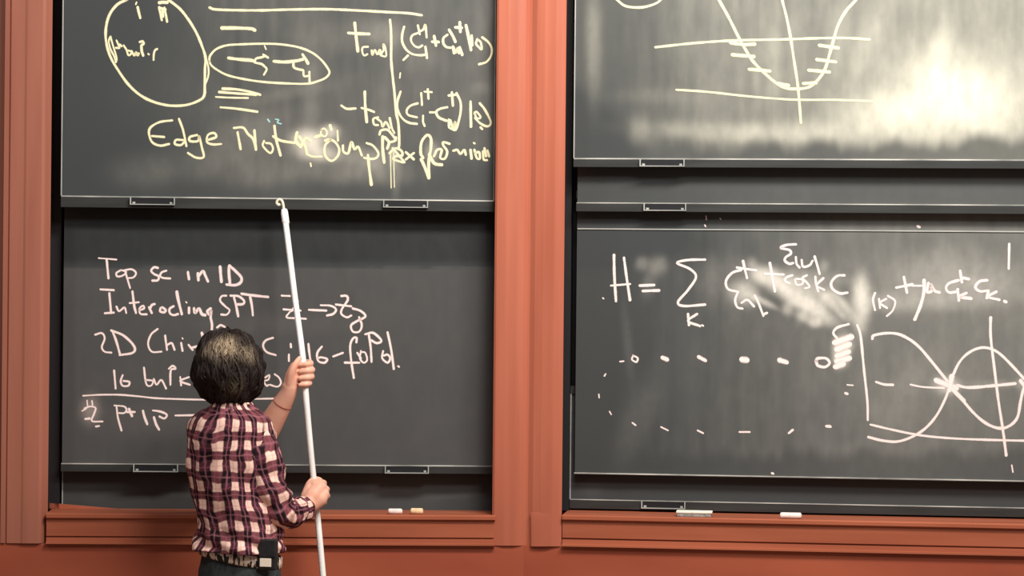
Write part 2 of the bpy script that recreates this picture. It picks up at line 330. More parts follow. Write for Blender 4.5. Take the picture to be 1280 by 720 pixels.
# ------------------------------------------------------------------ chalk marks
def cr(P,n=6):
    if len(P)<3: 
        return [Vector(P[0]).lerp(Vector(P[1]),t/4) for t in range(5)]
    Q=[Vector(p) for p in P]; Q=[Q[0]*2-Q[1]]+Q+[Q[-1]*2-Q[-2]]; out=[]
    for i in range(1,len(Q)-2):
        a,b,c,d=Q[i-1:i+3]
        for k in range(n):
            t=k/n; out.append(.5*((2*b)+(c-a)*t+(2*a-5*b+4*c-d)*t*t+(3*b-a-3*c+d)*t**3))
    out.append(Q[-2]); return out
def marks(B, name, label, mat, data, gap=9.0, piece=None):
    """data: list of (ox,oy,scale,[(w,'x,y x,y'),...]); strokes that lie close together become one part"""
    ST=[]
    for ox,oy,sc,strokes in data:
        for w,st in strokes:
            for part in st.split(';'):
                P=[tuple(map(float,q.split(','))) for q in part.split()]
                ST.append((w,cr([(ox+x/sc,oy+y/sc) for x,y in P])))
    A=[np.array([(c.x,c.y) for c in C]) for w,C in ST]; par=list(range(len(ST)))
    def fd(i):
        while par[i]!=i: i=par[i]
        return i
    for i in range(len(ST)):
        for j in range(i):
            if fd(i)!=fd(j) and np.sqrt(((A[i][:,None]-A[j][None])**2).sum(-1)).min()<gap: par[fd(i)]=fd(j)
    groups={}
    for i in range(len(ST)): groups.setdefault(fd(i),[]).append(i)
    e=0
    for g in groups.values():
        V=[];F=[];UV=[]
        for si in g:
            w,C=ST[si]; hw=w*.60; e+=1
            d0=(C[1]-C[0]).normalized() if (C[1]-C[0]).length>0 else Vector((1,0)); d1=(C[-1]-C[-2]).normalized() if (C[-1]-C[-2]).length>0 else Vector((1,0))
            C=[C[0]-d0*hw*.8,C[0]-d0*hw*.4]+C+[C[-1]+d1*hw*.4,C[-1]+d1*hw*.8]
            n=len(C); base=len(V)
            for i,c in enumerate(C):
                t=(C[min(i+1,n-1)]-C[max(i-1,0)])
                t=t.normalized() if t.length>1e-6 else Vector((1,0)); nn=Vector((-t.y,t.x))
                k=(.4,.85)[i] if i<2 else ((.4,.85)[n-1-i] if i>n-3 else 1)
                k*=1+.25*(mnoise.noise(Vector((c.x*.09,c.y*.09,si*.7))))
                for sgn,v in ((1,0),(-1,1)):
                    q=c+nn*hw*k*sgn; a,z=B['sec'].sz(q.x,q.y,B['d']+.0008)
                    V.append((a-B['a0'],-.0008-e*4e-6,z-B['zr'])); UV.append((i/n,v))
            for i in range(n-1): F.append((base+2*i,base+2*i+2,base+2*i+3,base+2*i+1))
        o=mesh(name,V,F,mat,B['root'],uv=UV)
        if label: o['label']=label if len(groups)==1 else 'piece of the '+label
# upper left board
marks(UL,'chalk_drawing','chalk circle with small letters inside',CH_CREAM,[
 (0,0,4,[(3.4,"630,0 590,20 555,60 535,110 528,170 535,230 555,290 590,350 640,420 700,475 770,510 850,528 930,525 990,505 1020,480 1024,430 1025,340 1028,290 1010,230 980,160 940,95 900,45 850,5 800,-30 720,-40 660,-20 630,0"),(2.2,"1028,285 1042,340 1040,385 1022,430")]),
 (120,0,7.2,[(1.8,"365,20 358,40"),(3.4,"375,65 385,110 398,160"),(3,"568,65 580,120 592,180;615,70 628,130 640,195;575,70 625,85;600,80 603,150"),(4,"570,25 600,20 640,22"),
  (2.4,"130,330 115,370 130,440 160,500 180,560;130,330 150,400 185,520 178,560"),(2.6,"185,365 200,400 210,430 180,430;212,400 230,415;250,410 275,450 290,495 310,490 320,465 290,455;320,460 345,500 360,470 375,500 385,480"),
  (3,"395,378 420,372 428,395 410,410 412,460 425,500"),(2.4,"470,484 476,490;518,540 520,490 530,455 550,440")])])
marks(UL,'chalk_drawing','chalk oval around two short dashes, with level lines above and below',CH_CREAM,[
 (240,20,6,[(2.8,"130,340 135,300 180,250 260,220 380,212 520,208 660,212 800,235 900,275 970,330 1020,395 1030,430 1000,465 940,490 860,508 700,505 540,495 400,475 270,445 190,405 145,370 130,340"),
  (4.6,"225,90 330,90 440,95 470,106"),(4,"275,315 350,325 440,332 470,340;615,340 700,345 790,335 830,325"),(2.8,"470,345 480,320 520,310 550,300;535,290 570,312;470,350 520,360 545,380 560,400 540,440"),(1.8,"545,225 555,250"),
  (3,"760,350 765,385 800,400 830,405;835,410 840,450 870,450;880,420 882,490"),(3.8,"830,290 850,320 870,355"),(3.4,"230,545 330,550 420,565 510,590;205,570 330,580 480,590"),(2.4,"180,607 280,612 420,615"),(2.8,"215,685 330,695 490,718")]),
 (0,0,1,[(3.2,"262,9.5 272,12 320,13 360,12 407,11.5 445,13 482,15 510,16.5 527,19")])])
marks(UL,'chalk_writing','cream chalk equation in two rows split by a vertical line',CH_CREAM,[
 (0,0,1,[(3.2,"487.5,25 488.7,38 489,57 489,76 491,97 493,115 495,139 498,155 499,178 498,186"),(1.2,"488,190 489,235;492,190 493,234")]),
 (420,10,6.4,[(3.8,"150,120 160,220 175,345;100,200 180,205 265,208"),(2.6,"255,310 215,315 210,350 225,380 250,370;285,340 292,375 310,335 330,370 350,335 365,370;350,370 380,340 378,290 395,320 400,385 360,380"),
  (2.8,"545,150 530,210 530,270 560,330 610,368 680,378 725,370;655,200 610,220 600,260 625,300 660,315 690,300;655,140 670,210;665,190 700,170 715,135 725,235;715,310 728,400"),
  (3.4,"770,270 820,272;785,225 800,300;890,215 860,240 858,280 880,310 915,318;905,175 935,225 955,270;990,115 995,190;955,155 1005,158;935,310 945,360;938,315 960,355 975,320 985,360;990,315 1010,375"),
  (3.8,"1040,140 1060,230 1080,335"),(3,"1085,220 1090,300;1130,250 1120,285 1140,310 1165,330 1160,280 1145,260;1170,235 1215,270 1245,320 1240,380 1205,430 1145,450;575,380 540,415"),(1.8,"515,520 510,560")]),
 (420,100,5.145,[(3,"35,165 70,185 125,183"),(3.4,"185,75 188,170 198,270;865,140 868,300"),(2.8,"165,180 205,190 245,205;270,240 240,250 245,285 270,290;265,250 290,270 300,300 320,270 345,310;345,245 360,310 375,340"),
  (2.8,"415,75 395,140 400,200 430,250 470,275 520,282;525,150 480,165 455,195 465,225 520,240;548,85 553,160;570,75 615,78;590,60 595,120;560,230 560,270 570,295"),
  (3,"605,208 640,208;715,175 670,185 645,205 660,240 710,262;745,80 752,165;725,100 765,95;725,255 728,305;735,260 755,310 765,270 770,315;775,85 800,140 802,200 790,260 770,320 735,310"),
  (3,"890,210 905,245 930,240 905,205 890,215;925,150 960,195 995,270 975,298 930,280 895,245;930,305 940,315")])])
marks(UL,'chalk_writing','cream chalk words Edge Not Complex fermion',CH_CREAM,[
 (160,120,4,[(3,"220,122 160,130 115,155 105,185 120,230 160,248 205,240;120,200 180,205;255,115 275,170 292,250;275,220 240,220 235,240 265,245 285,225;345,195 310,205 310,225 350,225 355,200 370,260 378,305 340,308 300,285;400,220 440,205 430,185 400,195 395,230 425,242 465,240"),
  (3.2,"530,160 575,158 600,190 625,215 640,268;632,172 640,268;548,182 563,265"),(2.8,"680,225 675,250 710,285 725,265 715,240 690,235")]),
 (330,130,6.544,[(3.4,"85,180 100,290 135,420;75,265 140,300 250,318"),(4,"270,235 260,300 290,340;290,270 330,330 350,400;300,350 340,280 380,300;420,270 470,255"),(2.8,"470,210 465,250 500,265 515,230 490,200 470,215"),(3.2,"545,290 500,340 500,420 550,465 600,430 615,370 580,310 530,290 500,300"),(3.6,"540,175 550,210"),(2.6,"600,220 605,300"),
  (3.2,"645,340 650,390 690,400 715,310 740,370 770,350 800,420"),(3,"840,320 890,340 935,400 920,440 870,450 820,440;350,410 400,430 470,430"),(3.8,"850,420 860,520 878,660"),(2.2,"380,485 385,510")]),
 (420,100,5.145,[(3.2,"280,350 290,325 330,320 360,350 385,385;345,470 380,440 420,455 425,485 385,490 370,510 430,530;350,400 380,390 385,370;365,440 400,480 440,528;450,465 500,510;500,470 450,510"),(3.8,"300,365 300,440 310,530;315,370 340,400 330,440;560,500 545,470 550,400 585,355 610,375 610,440 597,520 598,630;548,510 575,570 595,630"),(4,"600,480 620,520 640,540 680,545"),
  (3,"630,490 650,450 680,450 670,500 700,505 715,460 690,420 690,400 730,410;755,455 780,450 800,475 825,450 835,480"),(3.2,"865,450 872,505;890,450 905,500 925,505 920,465 895,470;945,460 950,510 970,515;955,440 965,490;975,455 985,490"),(2.4,"886,405 892,408")])])
marks(UL,'chalk_writing','small pale blue chalk 2',CH_BLUE,[(330,130,6.544,[(1.8,"95,125 120,130 108,152 140,162;30,125 45,145")])])
# lower left board
marks(LL,'chalk_writing','pinkish white chalk words Top sc in 1D',CH_PINK,[
 (60,240,4.5,[(2,"285,372 385,380"),(3,"330,380 340,485"),(2.4,"410,440 385,455 390,475 420,470 440,450 415,440;430,440 470,435 495,455 480,480 445,485;435,450 450,500 462,540")]),
 (180,330,7.2,[(2.8,"125,35 90,30 65,60 90,90 130,110 125,145 75,150;200,60 160,75 145,105 170,125 235,130"),(3.6,"395,75 405,135;485,85 490,145;490,110 530,65 550,100 575,155;685,25 690,90 697,160;765,20 765,90 775,185;770,15 830,70 875,120 870,165 820,190 745,185")])])
marks(LL,'chalk_writing','pinkish white chalk words Interacting SPT Z arrow Z8',CH_PINK,[
 (60,240,4.5,[(2.6,"295,548 370,552;320,682 370,678;385,645 400,670 430,650 440,680;460,625 510,620;515,665 540,655 535,640 515,655 520,685 555,688"),(3,"345,570 355,680;475,560 485,640 495,680")]),
 (180,330,7.2,[(3,"45,390 70,440;55,400 70,370 95,360;150,395 145,425 180,435 195,415 165,390;265,380 230,405 235,445 270,460 305,450"),(3.6,"295,250 310,330 340,450;405,395 405,440;450,400 460,440 495,400 520,450 550,460"),(3.2,"600,400 570,425 590,455 605,420 600,480 612,550 600,620 540,665 520,620"),(2.6,"740,285 700,290 685,330 730,380 770,415 745,455 695,455"),(3.2,"780,285 850,290 900,330 890,360 830,365;810,300 830,380 848,470;955,295 970,370 980,460;660,570 690,550 725,565"),(3.6,"880,268 960,280 1115,297"),(2,"378,342 384,348")]),
 (300,330,4.5,[(2.6,"235,178 280,180;245,255 340,262;280,270 262,300 320,305 370,308;325,210 290,265"),(2.8,"388,258 485,262;455,232 510,235 540,255 525,280 490,290;570,180 600,180 605,205 575,250 570,280 600,300 625,290;540,228 625,238"),(3,"635,250 680,265 705,295 660,320 625,345 635,380 670,380 685,345 670,300")])])
marks(LL,'chalk_writing','pinkish white chalk words 2D Chiral SC in 16-fold',CH_PINK,[
 (60,390,4.235,[(2.6,"250,120 285,112 300,140 285,185 300,210 335,215;580,90 545,120 530,170 550,210 600,210;620,125 630,200;630,175 655,165 670,200"),(3,"340,100 360,150 380,220;335,98 400,125 455,180 450,215 380,228;705,165 712,205;745,175 765,200;760,190 795,180"),(1.8,"711,138 714,142"),(3,"815,185 812,200 830,205 832,180 838,205;858,140 866,205")]),
 (300,330,4.5,[(3,"60,420 35,425 30,450 65,470 70,500 35,510"),(2.8,"185,415 145,430 130,460 150,495 200,512;285,450 287,468;275,510 275,545;385,450 390,500 398,550;460,465 435,500 440,545 475,555 490,535 455,525 440,530;525,520 578,500"),
  (3,"655,440 655,415 635,420 620,460 625,540 640,640;590,555 670,555;705,395 750,388 795,430 770,445 740,430;725,400 735,470 740,550;830,385 850,480 865,590"),(2.6,"680,490 675,530 695,555 715,540 705,500 685,495;660,500 680,530;805,490 800,530 830,555 845,530 830,510 810,515;890,575 894,578")])])
marks(LL,'chalk_writing','pinkish white chalk words 16 bulk over a long ruled line',CH_PINK,[
 (60,390,4.235,[(2.6,"350,310 358,405;395,335 385,365 395,390 425,390 430,370 400,365;508,295 520,380 545,390 555,365 520,360;560,355 575,385 600,360 625,405;640,300 660,285 675,300 650,310 648,385;700,345 705,388;745,345 700,365 750,385")]),
 (300,330,4.5,[(2.4,"140,640 165,625 160,650 135,660 150,685 160,680;195,620 220,640 230,670 210,690 170,680")]),
 (0,0,1,[(2.3,"104,494.7 125,493.5 150,493.5 175,495.6 200,498 260,499.7 300,499 351,498")])])
marks(LL,'chalk_writing','pinkish white chalk symbols below the ruled line',CH_PINK,[
 (100,480,8,[(1.8,"70,165 75,215;20,270 60,250"),(2.4,"120,170 125,210;45,245 100,225 155,240 140,300 120,370 225,375;345,215 440,225 465,260 440,290 390,290;365,225 380,340 415,465"),(3.2,"55,350 95,345;490,250 520,320;470,280 545,280;630,270 645,330 672,400;740,335 760,400 790,455"),(2.6,"160,425 190,420;730,265 800,275 860,300 865,325 840,345 795,325;955,315 1150,312 1250,311")])])
# upper right board
marks(UR,'chalk_drawing','ivory chalk parabola crossed by axes with short level ticks',CH_IVORY,[
 (900,0,4.5,[(3.8,"-20,-30 0,10 50,100 110,220 150,290 190,350 260,420 320,470 370,495 430,500 500,490 550,450 590,390 615,310 640,220 665,140 710,60 760,5 790,-40"),(3.4,"340,-60 350,0 375,100 395,200 415,330 435,460 445,560 455,690"),
  (4.4,"60,240 130,250 195,248;70,308 190,318;165,390 230,395 280,400;560,255 665,270;545,335 650,348;500,395 615,405;330,470 385,480;470,470 540,465")]),
 (740,0,2.37,[(3.2,"188,140 300,128 420,120 560,117 680,113 760,113 822,117"),(2.8,"250,266 340,272 460,285 590,295 720,296 830,300"),(3.2,"60,-14 75,0 100,18 145,22 185,12 205,-2 215,-20")])])
# lower right board
marks(LR,'chalk_writing','rosy white chalk equation beginning H = sum over k',CH_ROSE,[
 (740,270,4,[(3.6,"110,195 112,300 120,425;160,210 175,320 190,420;240,348 310,345;255,375 335,372"),(2.8,"95,348 190,340"),(3.2,"565,218 480,220 425,235 490,265 520,305 480,370 430,430 460,450 565,443;480,490 485,545;525,490 480,525 540,550;745,270 700,285 670,325 680,365 725,378;755,225 775,310;725,258 820,272"),(2.4,"550,546 556,549"),(1.8,"570,0 572,18;564,45 568,52;54,410 58,413;640,12 644,16")]),
 (900,290,5.5375,[(3,"125,415 105,470 120,520 155,530;150,490 190,470 235,515;240,440 270,500 300,580;300,570 325,560;310,290 440,295;500,300 460,315 450,340 480,355;520,330 530,365 570,360 570,330 530,325;600,300 570,320 600,350 620,380 590,390;660,310 665,360 680,410;715,320 670,370 720,400"),(3.6,"345,215 360,300 380,410;860,300 810,305 770,350 780,395 830,425 880,420"),
  (3.2,"525,85 460,90 420,110 480,125 490,150 455,175 450,200 480,220 505,215;525,175 530,220 550,245;565,195 575,240 620,230 640,200;655,170 670,220 690,290")]),
 (960,270,4,[(2.8,"535,385 525,420 535,470;555,415 560,460;590,415 560,435 595,460;600,400 635,425 625,470 595,500"),(4,"750,52 756,54")]),
 (1110,290,6.547,[(3.8,"130,370 155,495;70,455 200,430;330,420 320,490 360,480 350,430 380,480 420,495;575,395 500,420 475,460 500,495 560,490;590,320 605,410;605,375 660,385;570,470 580,560;640,500 590,530 680,545;810,395 750,405 715,450 750,485 820,480;820,490 810,540;885,490 820,530 910,555"),(2.8,"200,440 280,440"),(4.4,"295,395 295,480 270,590 220,715;955,568 965,572"),(3,"992,98 990,200 988,300")])])
marks(LR,'chalk_drawing','rosy white chalk curves crossing on dashed axes',CH_ROSE,[
 (1030,390,3.6,[(3.4,"110,55 60,70 42,95 60,120;150,60 165,110 180,260 195,400 197,485"),(8,"50,138 122,112;60,168 112,146;62,198 108,180;60,222 112,208;54,246 84,234"),(3.8,"218,120 225,105 290,95 350,105 420,150 490,230 550,305 600,365 660,440 720,495 780,522 830,515 870,475 885,400 900,340 925,290"),
  (3.5,"200,563 260,578 330,583 400,560 460,520 510,460 550,380 575,300 610,225 660,178 720,160 780,180 840,235 900,300 940,340"),(3,"210,507 330,535 450,557 600,570 800,577 1000,581"),(3.6,"750,25 750,110 765,240 785,400 805,530 820,645"),(3.2,"235,315 270,326 310,328"),(2.6,"390,327 450,338 540,342"),(4,"600,330 650,340 760,332 860,322"),(7,"505,308 560,330 595,342;575,290 565,350"),(5,"580,350 630,400;885,310 900,330"),(2.2,"105,328 130,330;845,690 850,720"),(4,"98,366 104,368;12,514 28,516")])])
marks(LR,'chalk_dash','row of small chalk dots with a dashed arc below',CH_ROSE,[
 (740,420,4,[(2.4,"205,100 200,118 222,130 228,110 205,98"),(5,"352,108 376,118;534,105 566,122"),(8,"752,118 772,120"),(6.4,"938,121 972,131"),(3.8,"1120,125 1130,148 1165,155 1188,135 1170,112 1130,112 1120,125"),(2,"140,128 158,126;62,200 68,190;34,292 36,308;88,378 96,392;202,434 218,446;345,455 380,472;528,472 556,486"),(2.6,"738,480 788,480"),(3.4,"985,485 1003,470;1174,452 1188,450"),(3,"900,686 906,688")])])

# ------------------------------------------------------------------ small things on the ledges
def stick(label,sec,x0,x1,y,d,r,mat,zt,ang=0,name='chalk_stick'):
    a0=sec.sz(x0,y,d)[0]; a1=sec.sz(x1,y,d)[0]; Lh=(a1-a0)/2; n=14; V=[];F=[]
    prof=[(-Lh,r*.55),(-Lh+.003,r*.92),(-Lh+.006,r),(Lh-.006,r),(Lh-.003,r*.92),(Lh,r*.5)]
    for x,q in prof:
        for k in range(n):
            t=2*math.pi*k/n; V.append((x,q*math.cos(t),q*math.sin(t)+r))
    for i in range(len(prof)-1):
        for k in range(n): F.append((i*n+k,i*n+(k+1)%n,(i+1)*n+(k+1)%n,(i+1)*n+k))
    F.append(tuple(range(n))[::-1]); F.append(tuple((len(prof)-1)*n+k for k in range(n)))
    o=mesh(name,V,F,mat,smooth=True); o.location=sec.world((a0+a1)/2,d,zt); o.rotation_euler=(0,0,sec.ang+ang)
    tag(o,label,'chalk'); return o
stick('thick pinkish white chalk stick on the left ledge, left of the yellow one',LS,485,503,640,.215,.0105,CHS,ZTL,.05)
stick('short yellowish chalk stick on the left ledge beside the centre post',LS,513,529,640,.215,.0115,CHY,ZTL,-.08)
stick('cream white chalk stick on the right chalk ledge, right of the eraser',RS,975,1002,647,.215,.0115,CHS,ZTR,.04)
er=secempty('chalkboard_eraser',RS,RS.sz(868,646,.2)[0],ZTR,.2); tag(er,'felt eraser with pale top lying on the right chalk ledge','eraser')
mesh('felt_pad',*bx(-.063,.063,-.024,.024,0,.013),FELT,er,bevel=.002); mesh('eraser_back',*bx(-.066,.066,-.026,.026,.013,.021),FELTB,er,bevel=.002)
# wedge shape added in place of the lit patch at the ledge's left end
zt=ZTL
q0=LS.sz(62,629,.06); q1=LS.sz(150,642,.06)
A=(q0[0],zt+.001); V=[(0,-.045,.0),(q1[0]-q0[0],-.045,0),(0,-.045,q0[1]-zt),(0,-.060,.0),(q1[0]-q0[0],-.060,0),(0,-.060,q0[1]-zt)]
wd=mesh('lit_ledge_wedge',V,[(0,1,2),(3,5,4),(0,3,4,1),(1,4,5,2),(2,5,3,0)],WOODH); wd.location=LS.world(q0[0],0,zt+.0005); wd.rotation_euler=(0,0,LS.ang); tag(wd,kind='structure')

# ------------------------------------------------------------------ pole
def tube(P,R,n=16,caps=True,squash=None):
    """tube along points, returns V,F,UV (metres)"""
    P=[Vector(p) for p in P]; V=[];F=[];UV=[]; up=Vector((0,1,0)); prevx=None; ln=0
    for i,p in enumerate(P):
        t=(P[min(i+1,len(P)-1)]-P[max(i-1,0)]).normalized()
        if prevx is None: x=t.cross(up); x=x if x.length>.1 else t.cross(Vector((1,0,0))); x.normalize()
        else: x=(prevx-t*prevx.dot(t)).normalized()
        prevx=x; y=t.cross(x); r=R[i] if hasattr(R,'__len__') else R
        if i: ln+=(P[i]-P[i-1]).length
        for k in range(n):
            a=2*math.pi*k/n; V.append(p+x*math.cos(a)*r+y*math.sin(a)*r*(squash or 1)); UV.append((a*(r if False else .06),ln))
    for i in range(len(P)-1):
        for k in range(n): F.append((i*n+k,i*n+(k+1)%n,(i+1)*n+(k+1)%n,(i+1)*n+k))
    if caps: F.append(tuple(range(n))[::-1]); F.append(tuple((len(P)-1)*n+k for k in range(n)))
    return V,F,UV
POLEM=noisy('white_pole',(.80,.78,.76),(.9,.88,.86),(30,30,5),.35,.5)
HOOKM=noisy('pale_hook',(.7,.62,.48),(.85,.78,.64),(60,60,60),.35,.5)
Yp=9.30
def pp(px,py,dY=0): return atY(px,py,Yp+dY)
polepts=[(356,270,9.695),(362,318,9.65),(369,375,9.60),(376.5,430,9.54),(380,463,9.50),(384.5,520,9.49),(390,580,9.49),(394,617,9.49),(398.5,662,9.475),(404,722,9.45),(411,800,9.42),(414,835,9.41)]
PW=[atY(*p) for p in polepts]
def smooth3(P,n=5):
    Q=[P[0]*2-P[1]]+P+[P[-1]*2-P[-2]]; out=[]
    for i in range(1,len(Q)-2):
        a,b,c,d=Q[i-1:i+3]
        for k in range(n):
            t=k/n; out.append(.5*((2*b)+(c-a)*t+(2*a-5*b+4*c-d)*t*t+(3*b-a-3*c+d)*t**3))
    out.append(Q[-2]); return out
base=PW[-1]
pole=empty('window_pole',base); pole.name='board_pole'
tag(pole,'long white pole with a hook, pushed up against the upper left chalkboard','pole')
def child_world(name,V,F,mat,parent,smooth=False,uv=None,bevel=0):
    b=parent.matrix_world.translation if False else parent.location
    return mesh(name,[(v[0]-b[0],v[1]-b[1],v[2]-b[2]) for v in V],F,mat,parent,smooth,uv,bevel)
V,F,_=tube(smooth3(PW),.0110); child_world('shaft',V,F,POLEM,pole,True)
V,F,_=tube([atY(355.2,262,9.702),atY(355.6,266,9.698),atY(357,277,9.689),atY(358.5,280,9.685)],[.0112,.0135,.0135,.0112]); child_world('ferrule',V,F,POLEM,pole,True)
hp=[(355.5,268),(354.6,261),(353.8,255),(352.2,250.8),(349.2,249.2),(346.6,251),(346,254),(348,256.2),(350.2,255)]
V,F,_=tube(smooth3([atY(x,y,9.70) for x,y in hp],4),.0052,8); child_world('hook',V,F,HOOKM,pole,True)

# ------------------------------------------------------------------ person
foot=pp(300,990,.05); person=empty('person',(foot.x,foot.y,0))
tag(person,'person in plaid shirt seen from behind, holding up the white pole with both hands','person')
YAW=math.radians(-35)      # shoulder axis: right shoulder swings towards the camera
SX=Vector((math.cos(YAW),math.sin(YAW),0)); SY=Vector((-math.sin(YAW),math.cos(YAW),0))   # SY = facing
def loft(secs,n=48,disp=None,caps=True,per=.93):
    V=[];F=[];UV=[]
    for i,(c,a,b) in enumerate(secs):
        for k in range(n):
            t=2*math.pi*k/n; q=Vector(c)+SX*math.copysign(abs(math.cos(t))**.85,math.cos(t))*a+SY*math.copysign(abs(math.sin(t))**.85,math.sin(t))*b
            if disp: q=disp(q,(q-Vector(c)).normalized(),i/(len(secs)-1),t)
            V.append(q); UV.append((t/(2*math.pi)*per,q.z))
    m=len(secs)
    for i in range(m-1):
        for k in range(n): F.append((i*n+k,i*n+(k+1)%n,(i+1)*n+(k+1)%n,(i+1)*n+k))
    if caps: F.append(tuple(range(n))[::-1]); F.append(tuple((m-1)*n+k for k in range(n)))
    return V,F,UV
def interp(keys,m):
    out=[]
    K=[Vector((*k,)) for k in keys]
    P=smooth3(K,m) if False else None
    n=len(keys)-1
    for i in range(n*m+1):
        t=i/m; j=min(int(t),n-1); f=t-j
        a=keys[max(j-1,0)];b=keys[j];c=keys[j+1];d=keys[min(j+2,n)]
        out.append([.5*((2*b[q])+(c[q]-a[q])*f+(2*a[q]-5*b[q]+4*c[q]-d[q])*f*f+(3*b[q]-a[q]-3*c[q]+d[q])*f**3) for q in range(len(b))])
    return out
def ellipsoid(c,rx,ry,rz,n=24,m=16,ax=(SX,SY,Vector((0,0,1)))):
    V=[];F=[]
    for i in range(m+1):
        th=math.pi*(i+.02)/(m+.04)
        for k in range(n):
            t=2*math.pi*k/n; V.append(Vector(c)+ax[0]*rx*math.sin(th)*math.cos(t)+ax[1]*ry*math.sin(th)*math.sin(t)+ax[2]*rz*math.cos(th))
    for i in range(m):
        for k in range(n): F.append((i*n+k,(i+1)*n+k,(i+1)*n+(k+1)%n,i*n+(k+1)%n))
    F.append(tuple(range(n))); F.append(tuple(m*n+k for k in range(n))[::-1])
    return V,F
# skin material
SKIN=noisy('skin',(.74,.37,.26),(.82,.45,.34),(14,14,14),.5,.3); bs(SKIN).inputs['Subsurface Weight'].default_value=.08; bs(SKIN).inputs['Subsurface Radius'].default_value=(.02,.008,.004)
tilt=math.radians(18)
HC=pp(289,458,0.0)
HF=(SY*math.cos(tilt)+Vector((0,0,1))*math.sin(tilt)); HU=(Vector((0,0,1))*math.cos(tilt)-SY*math.sin(tilt))
B=MB()
def addt(P,R,n=12,squash=None):
    P=[Vector(p) for p in P]
    # dense with round ends
    K=[(*p,r) for p,r in zip(P,R)]; I=interp(K,5); Q=[Vector(k[:3]) for k in I]; RR=[k[3] for k in I]
    d0=(Q[0]-Q[1]).normalized(); d1=(Q[-1]-Q[-2]).normalized()
    Q=[Q[0]+d0*RR[0]*.9,Q[0]+d0*RR[0]*.6]+Q+[Q[-1]+d1*RR[-1]*.6,Q[-1]+d1*RR[-1]*.9]; RR=[RR[0]*.4,RR[0]*.8]+RR+[RR[-1]*.8,RR[-1]*.4]
    V,F,_=tube(Q,RR,n,True,squash); B.add(V,F)
# head
HFc=HC+HF*.018
V,F=ellipsoid(HFc,.073,.092,.112,ax=(SX,HF,HU)); B.add(V,F)
V,F=ellipsoid(HFc+HF*.035-HU*.055,.052,.058,.058,ax=(SX,HF,HU)); B.add(V,F)           # jaw
addt([HFc+HF*.088+HU*.015,HFc+HF*.104-HU*.012,HFc+HF*.108-HU*.024],[.008,.011,.013])      # nose
addt([HFc+HF*.086-HU*.052-SX*.018,HFc+HF*.093-HU*.052,HFc+HF*.086-HU*.052+SX*.018],[.006,.008,.006])  # lips
addt([HFc+HF*.084-HU*.064-SX*.012,HFc+HF*.089-HU*.064,HFc+HF*.084-HU*.064+SX*.012],[.006,.008,.006])
addt([HFc+HF*.082+HU*.030-SX*.045,HFc+HF*.092+HU*.034,HFc+HF*.082+HU*.030+SX*.045],[.006,.009,.006])  # brow
for s in (-1,1):
    V,F=ellipsoid(HFc+SX*s*.076-HU*.012-HF*.005,.010,.018,.030,12,8,ax=(SX,HF,HU)); B.add(V,F)
# neck
addt([HC-HU*.05-HF*.01,pp(289,505,.0),pp(290,530,.0)],[.055,.055,.062],20)
# core of the trunk and legs
core=interp([(*pp(290,515,0),.07,.06),(*pp(289,530,0),.13,.075),(*pp(288,560,0),.15,.09),(*pp(292,620,0),.135,.09),(*pp(299,675,0),.135,.095),(*pp(301,720,0),.145,.10),(*pp(301,760,0),.14,.10)],4)
V,F,_=loft([(k[:3],k[3],k[4]) for k in core],32); B.add(V,F)
hipz=pp(301,745).z
fx=Vector((person.location.x,person.location.y,0))
LEG={}
for s in (-1,1):
    hip=pp(301,740,0)+SX*.075*s; kn=Vector((fx.x,fx.y,.47))+SX*.085*s+SY*.03; an=Vector((fx.x,fx.y,.09))+SX*.09*s-SY*.02
    LEG[s]=(hip,kn,an); addt([hip,(hip+kn)/2,kn,(kn*.55+an*.45),an],[.075,.07,.052,.05,.036],16)
    addt([an-SY*.01-Vector((0,0,.045)),an+SY*.09-Vector((0,0,.055)),an+SY*.15-Vector((0,0,.06))],[.028,.028,.022],12)
# left arm (far side, reaching up)
Lsh=pp(262,535,.10); Lel=pp(318,566,.31); Lwr=pp(359.5,493,.21)
addt([Lsh,(Lsh+Lel)/2,Lel],[.05,.045,.040],16); addt([Lel,Lel.lerp(Lwr,.35),Lel.lerp(Lwr,.7),Lwr,pp(363,482,.20)],[.042,.046,.040,.031,.029],20)
# left hand: palm left of the pole, fingers round it
addt([pp(362,484,.195),pp(366,472,.20),pp(369.5,460,.20)],[.024,.029,.024],16); addt([pp(368,478,.205),pp(372,466,.21),pp(374,455,.21)],[.020,.022,.018],14)
for k in range(4):
    y=453.5+8.3*k; e=(0,1.5,1,-1.5)[k]; r=(.0115,.0122,.0120,.0108)[k]
    addt([pp(370,y+3,.235),pp(381,y,.242),pp(387+e,y,.225),pp(388+e,y+1,.195),pp(383+e*.5,y+2,.176),pp(375.5,y+3,.178)],[r*1.05,r*1.05,r*1.08,r,r*.96,r*.85],10)
addt([pp(362,480,.185),pp(364.5,466,.172),pp(369.5,455,.170),pp(374.5,448,.180)],[.016,.0145,.0115,.0095],12)
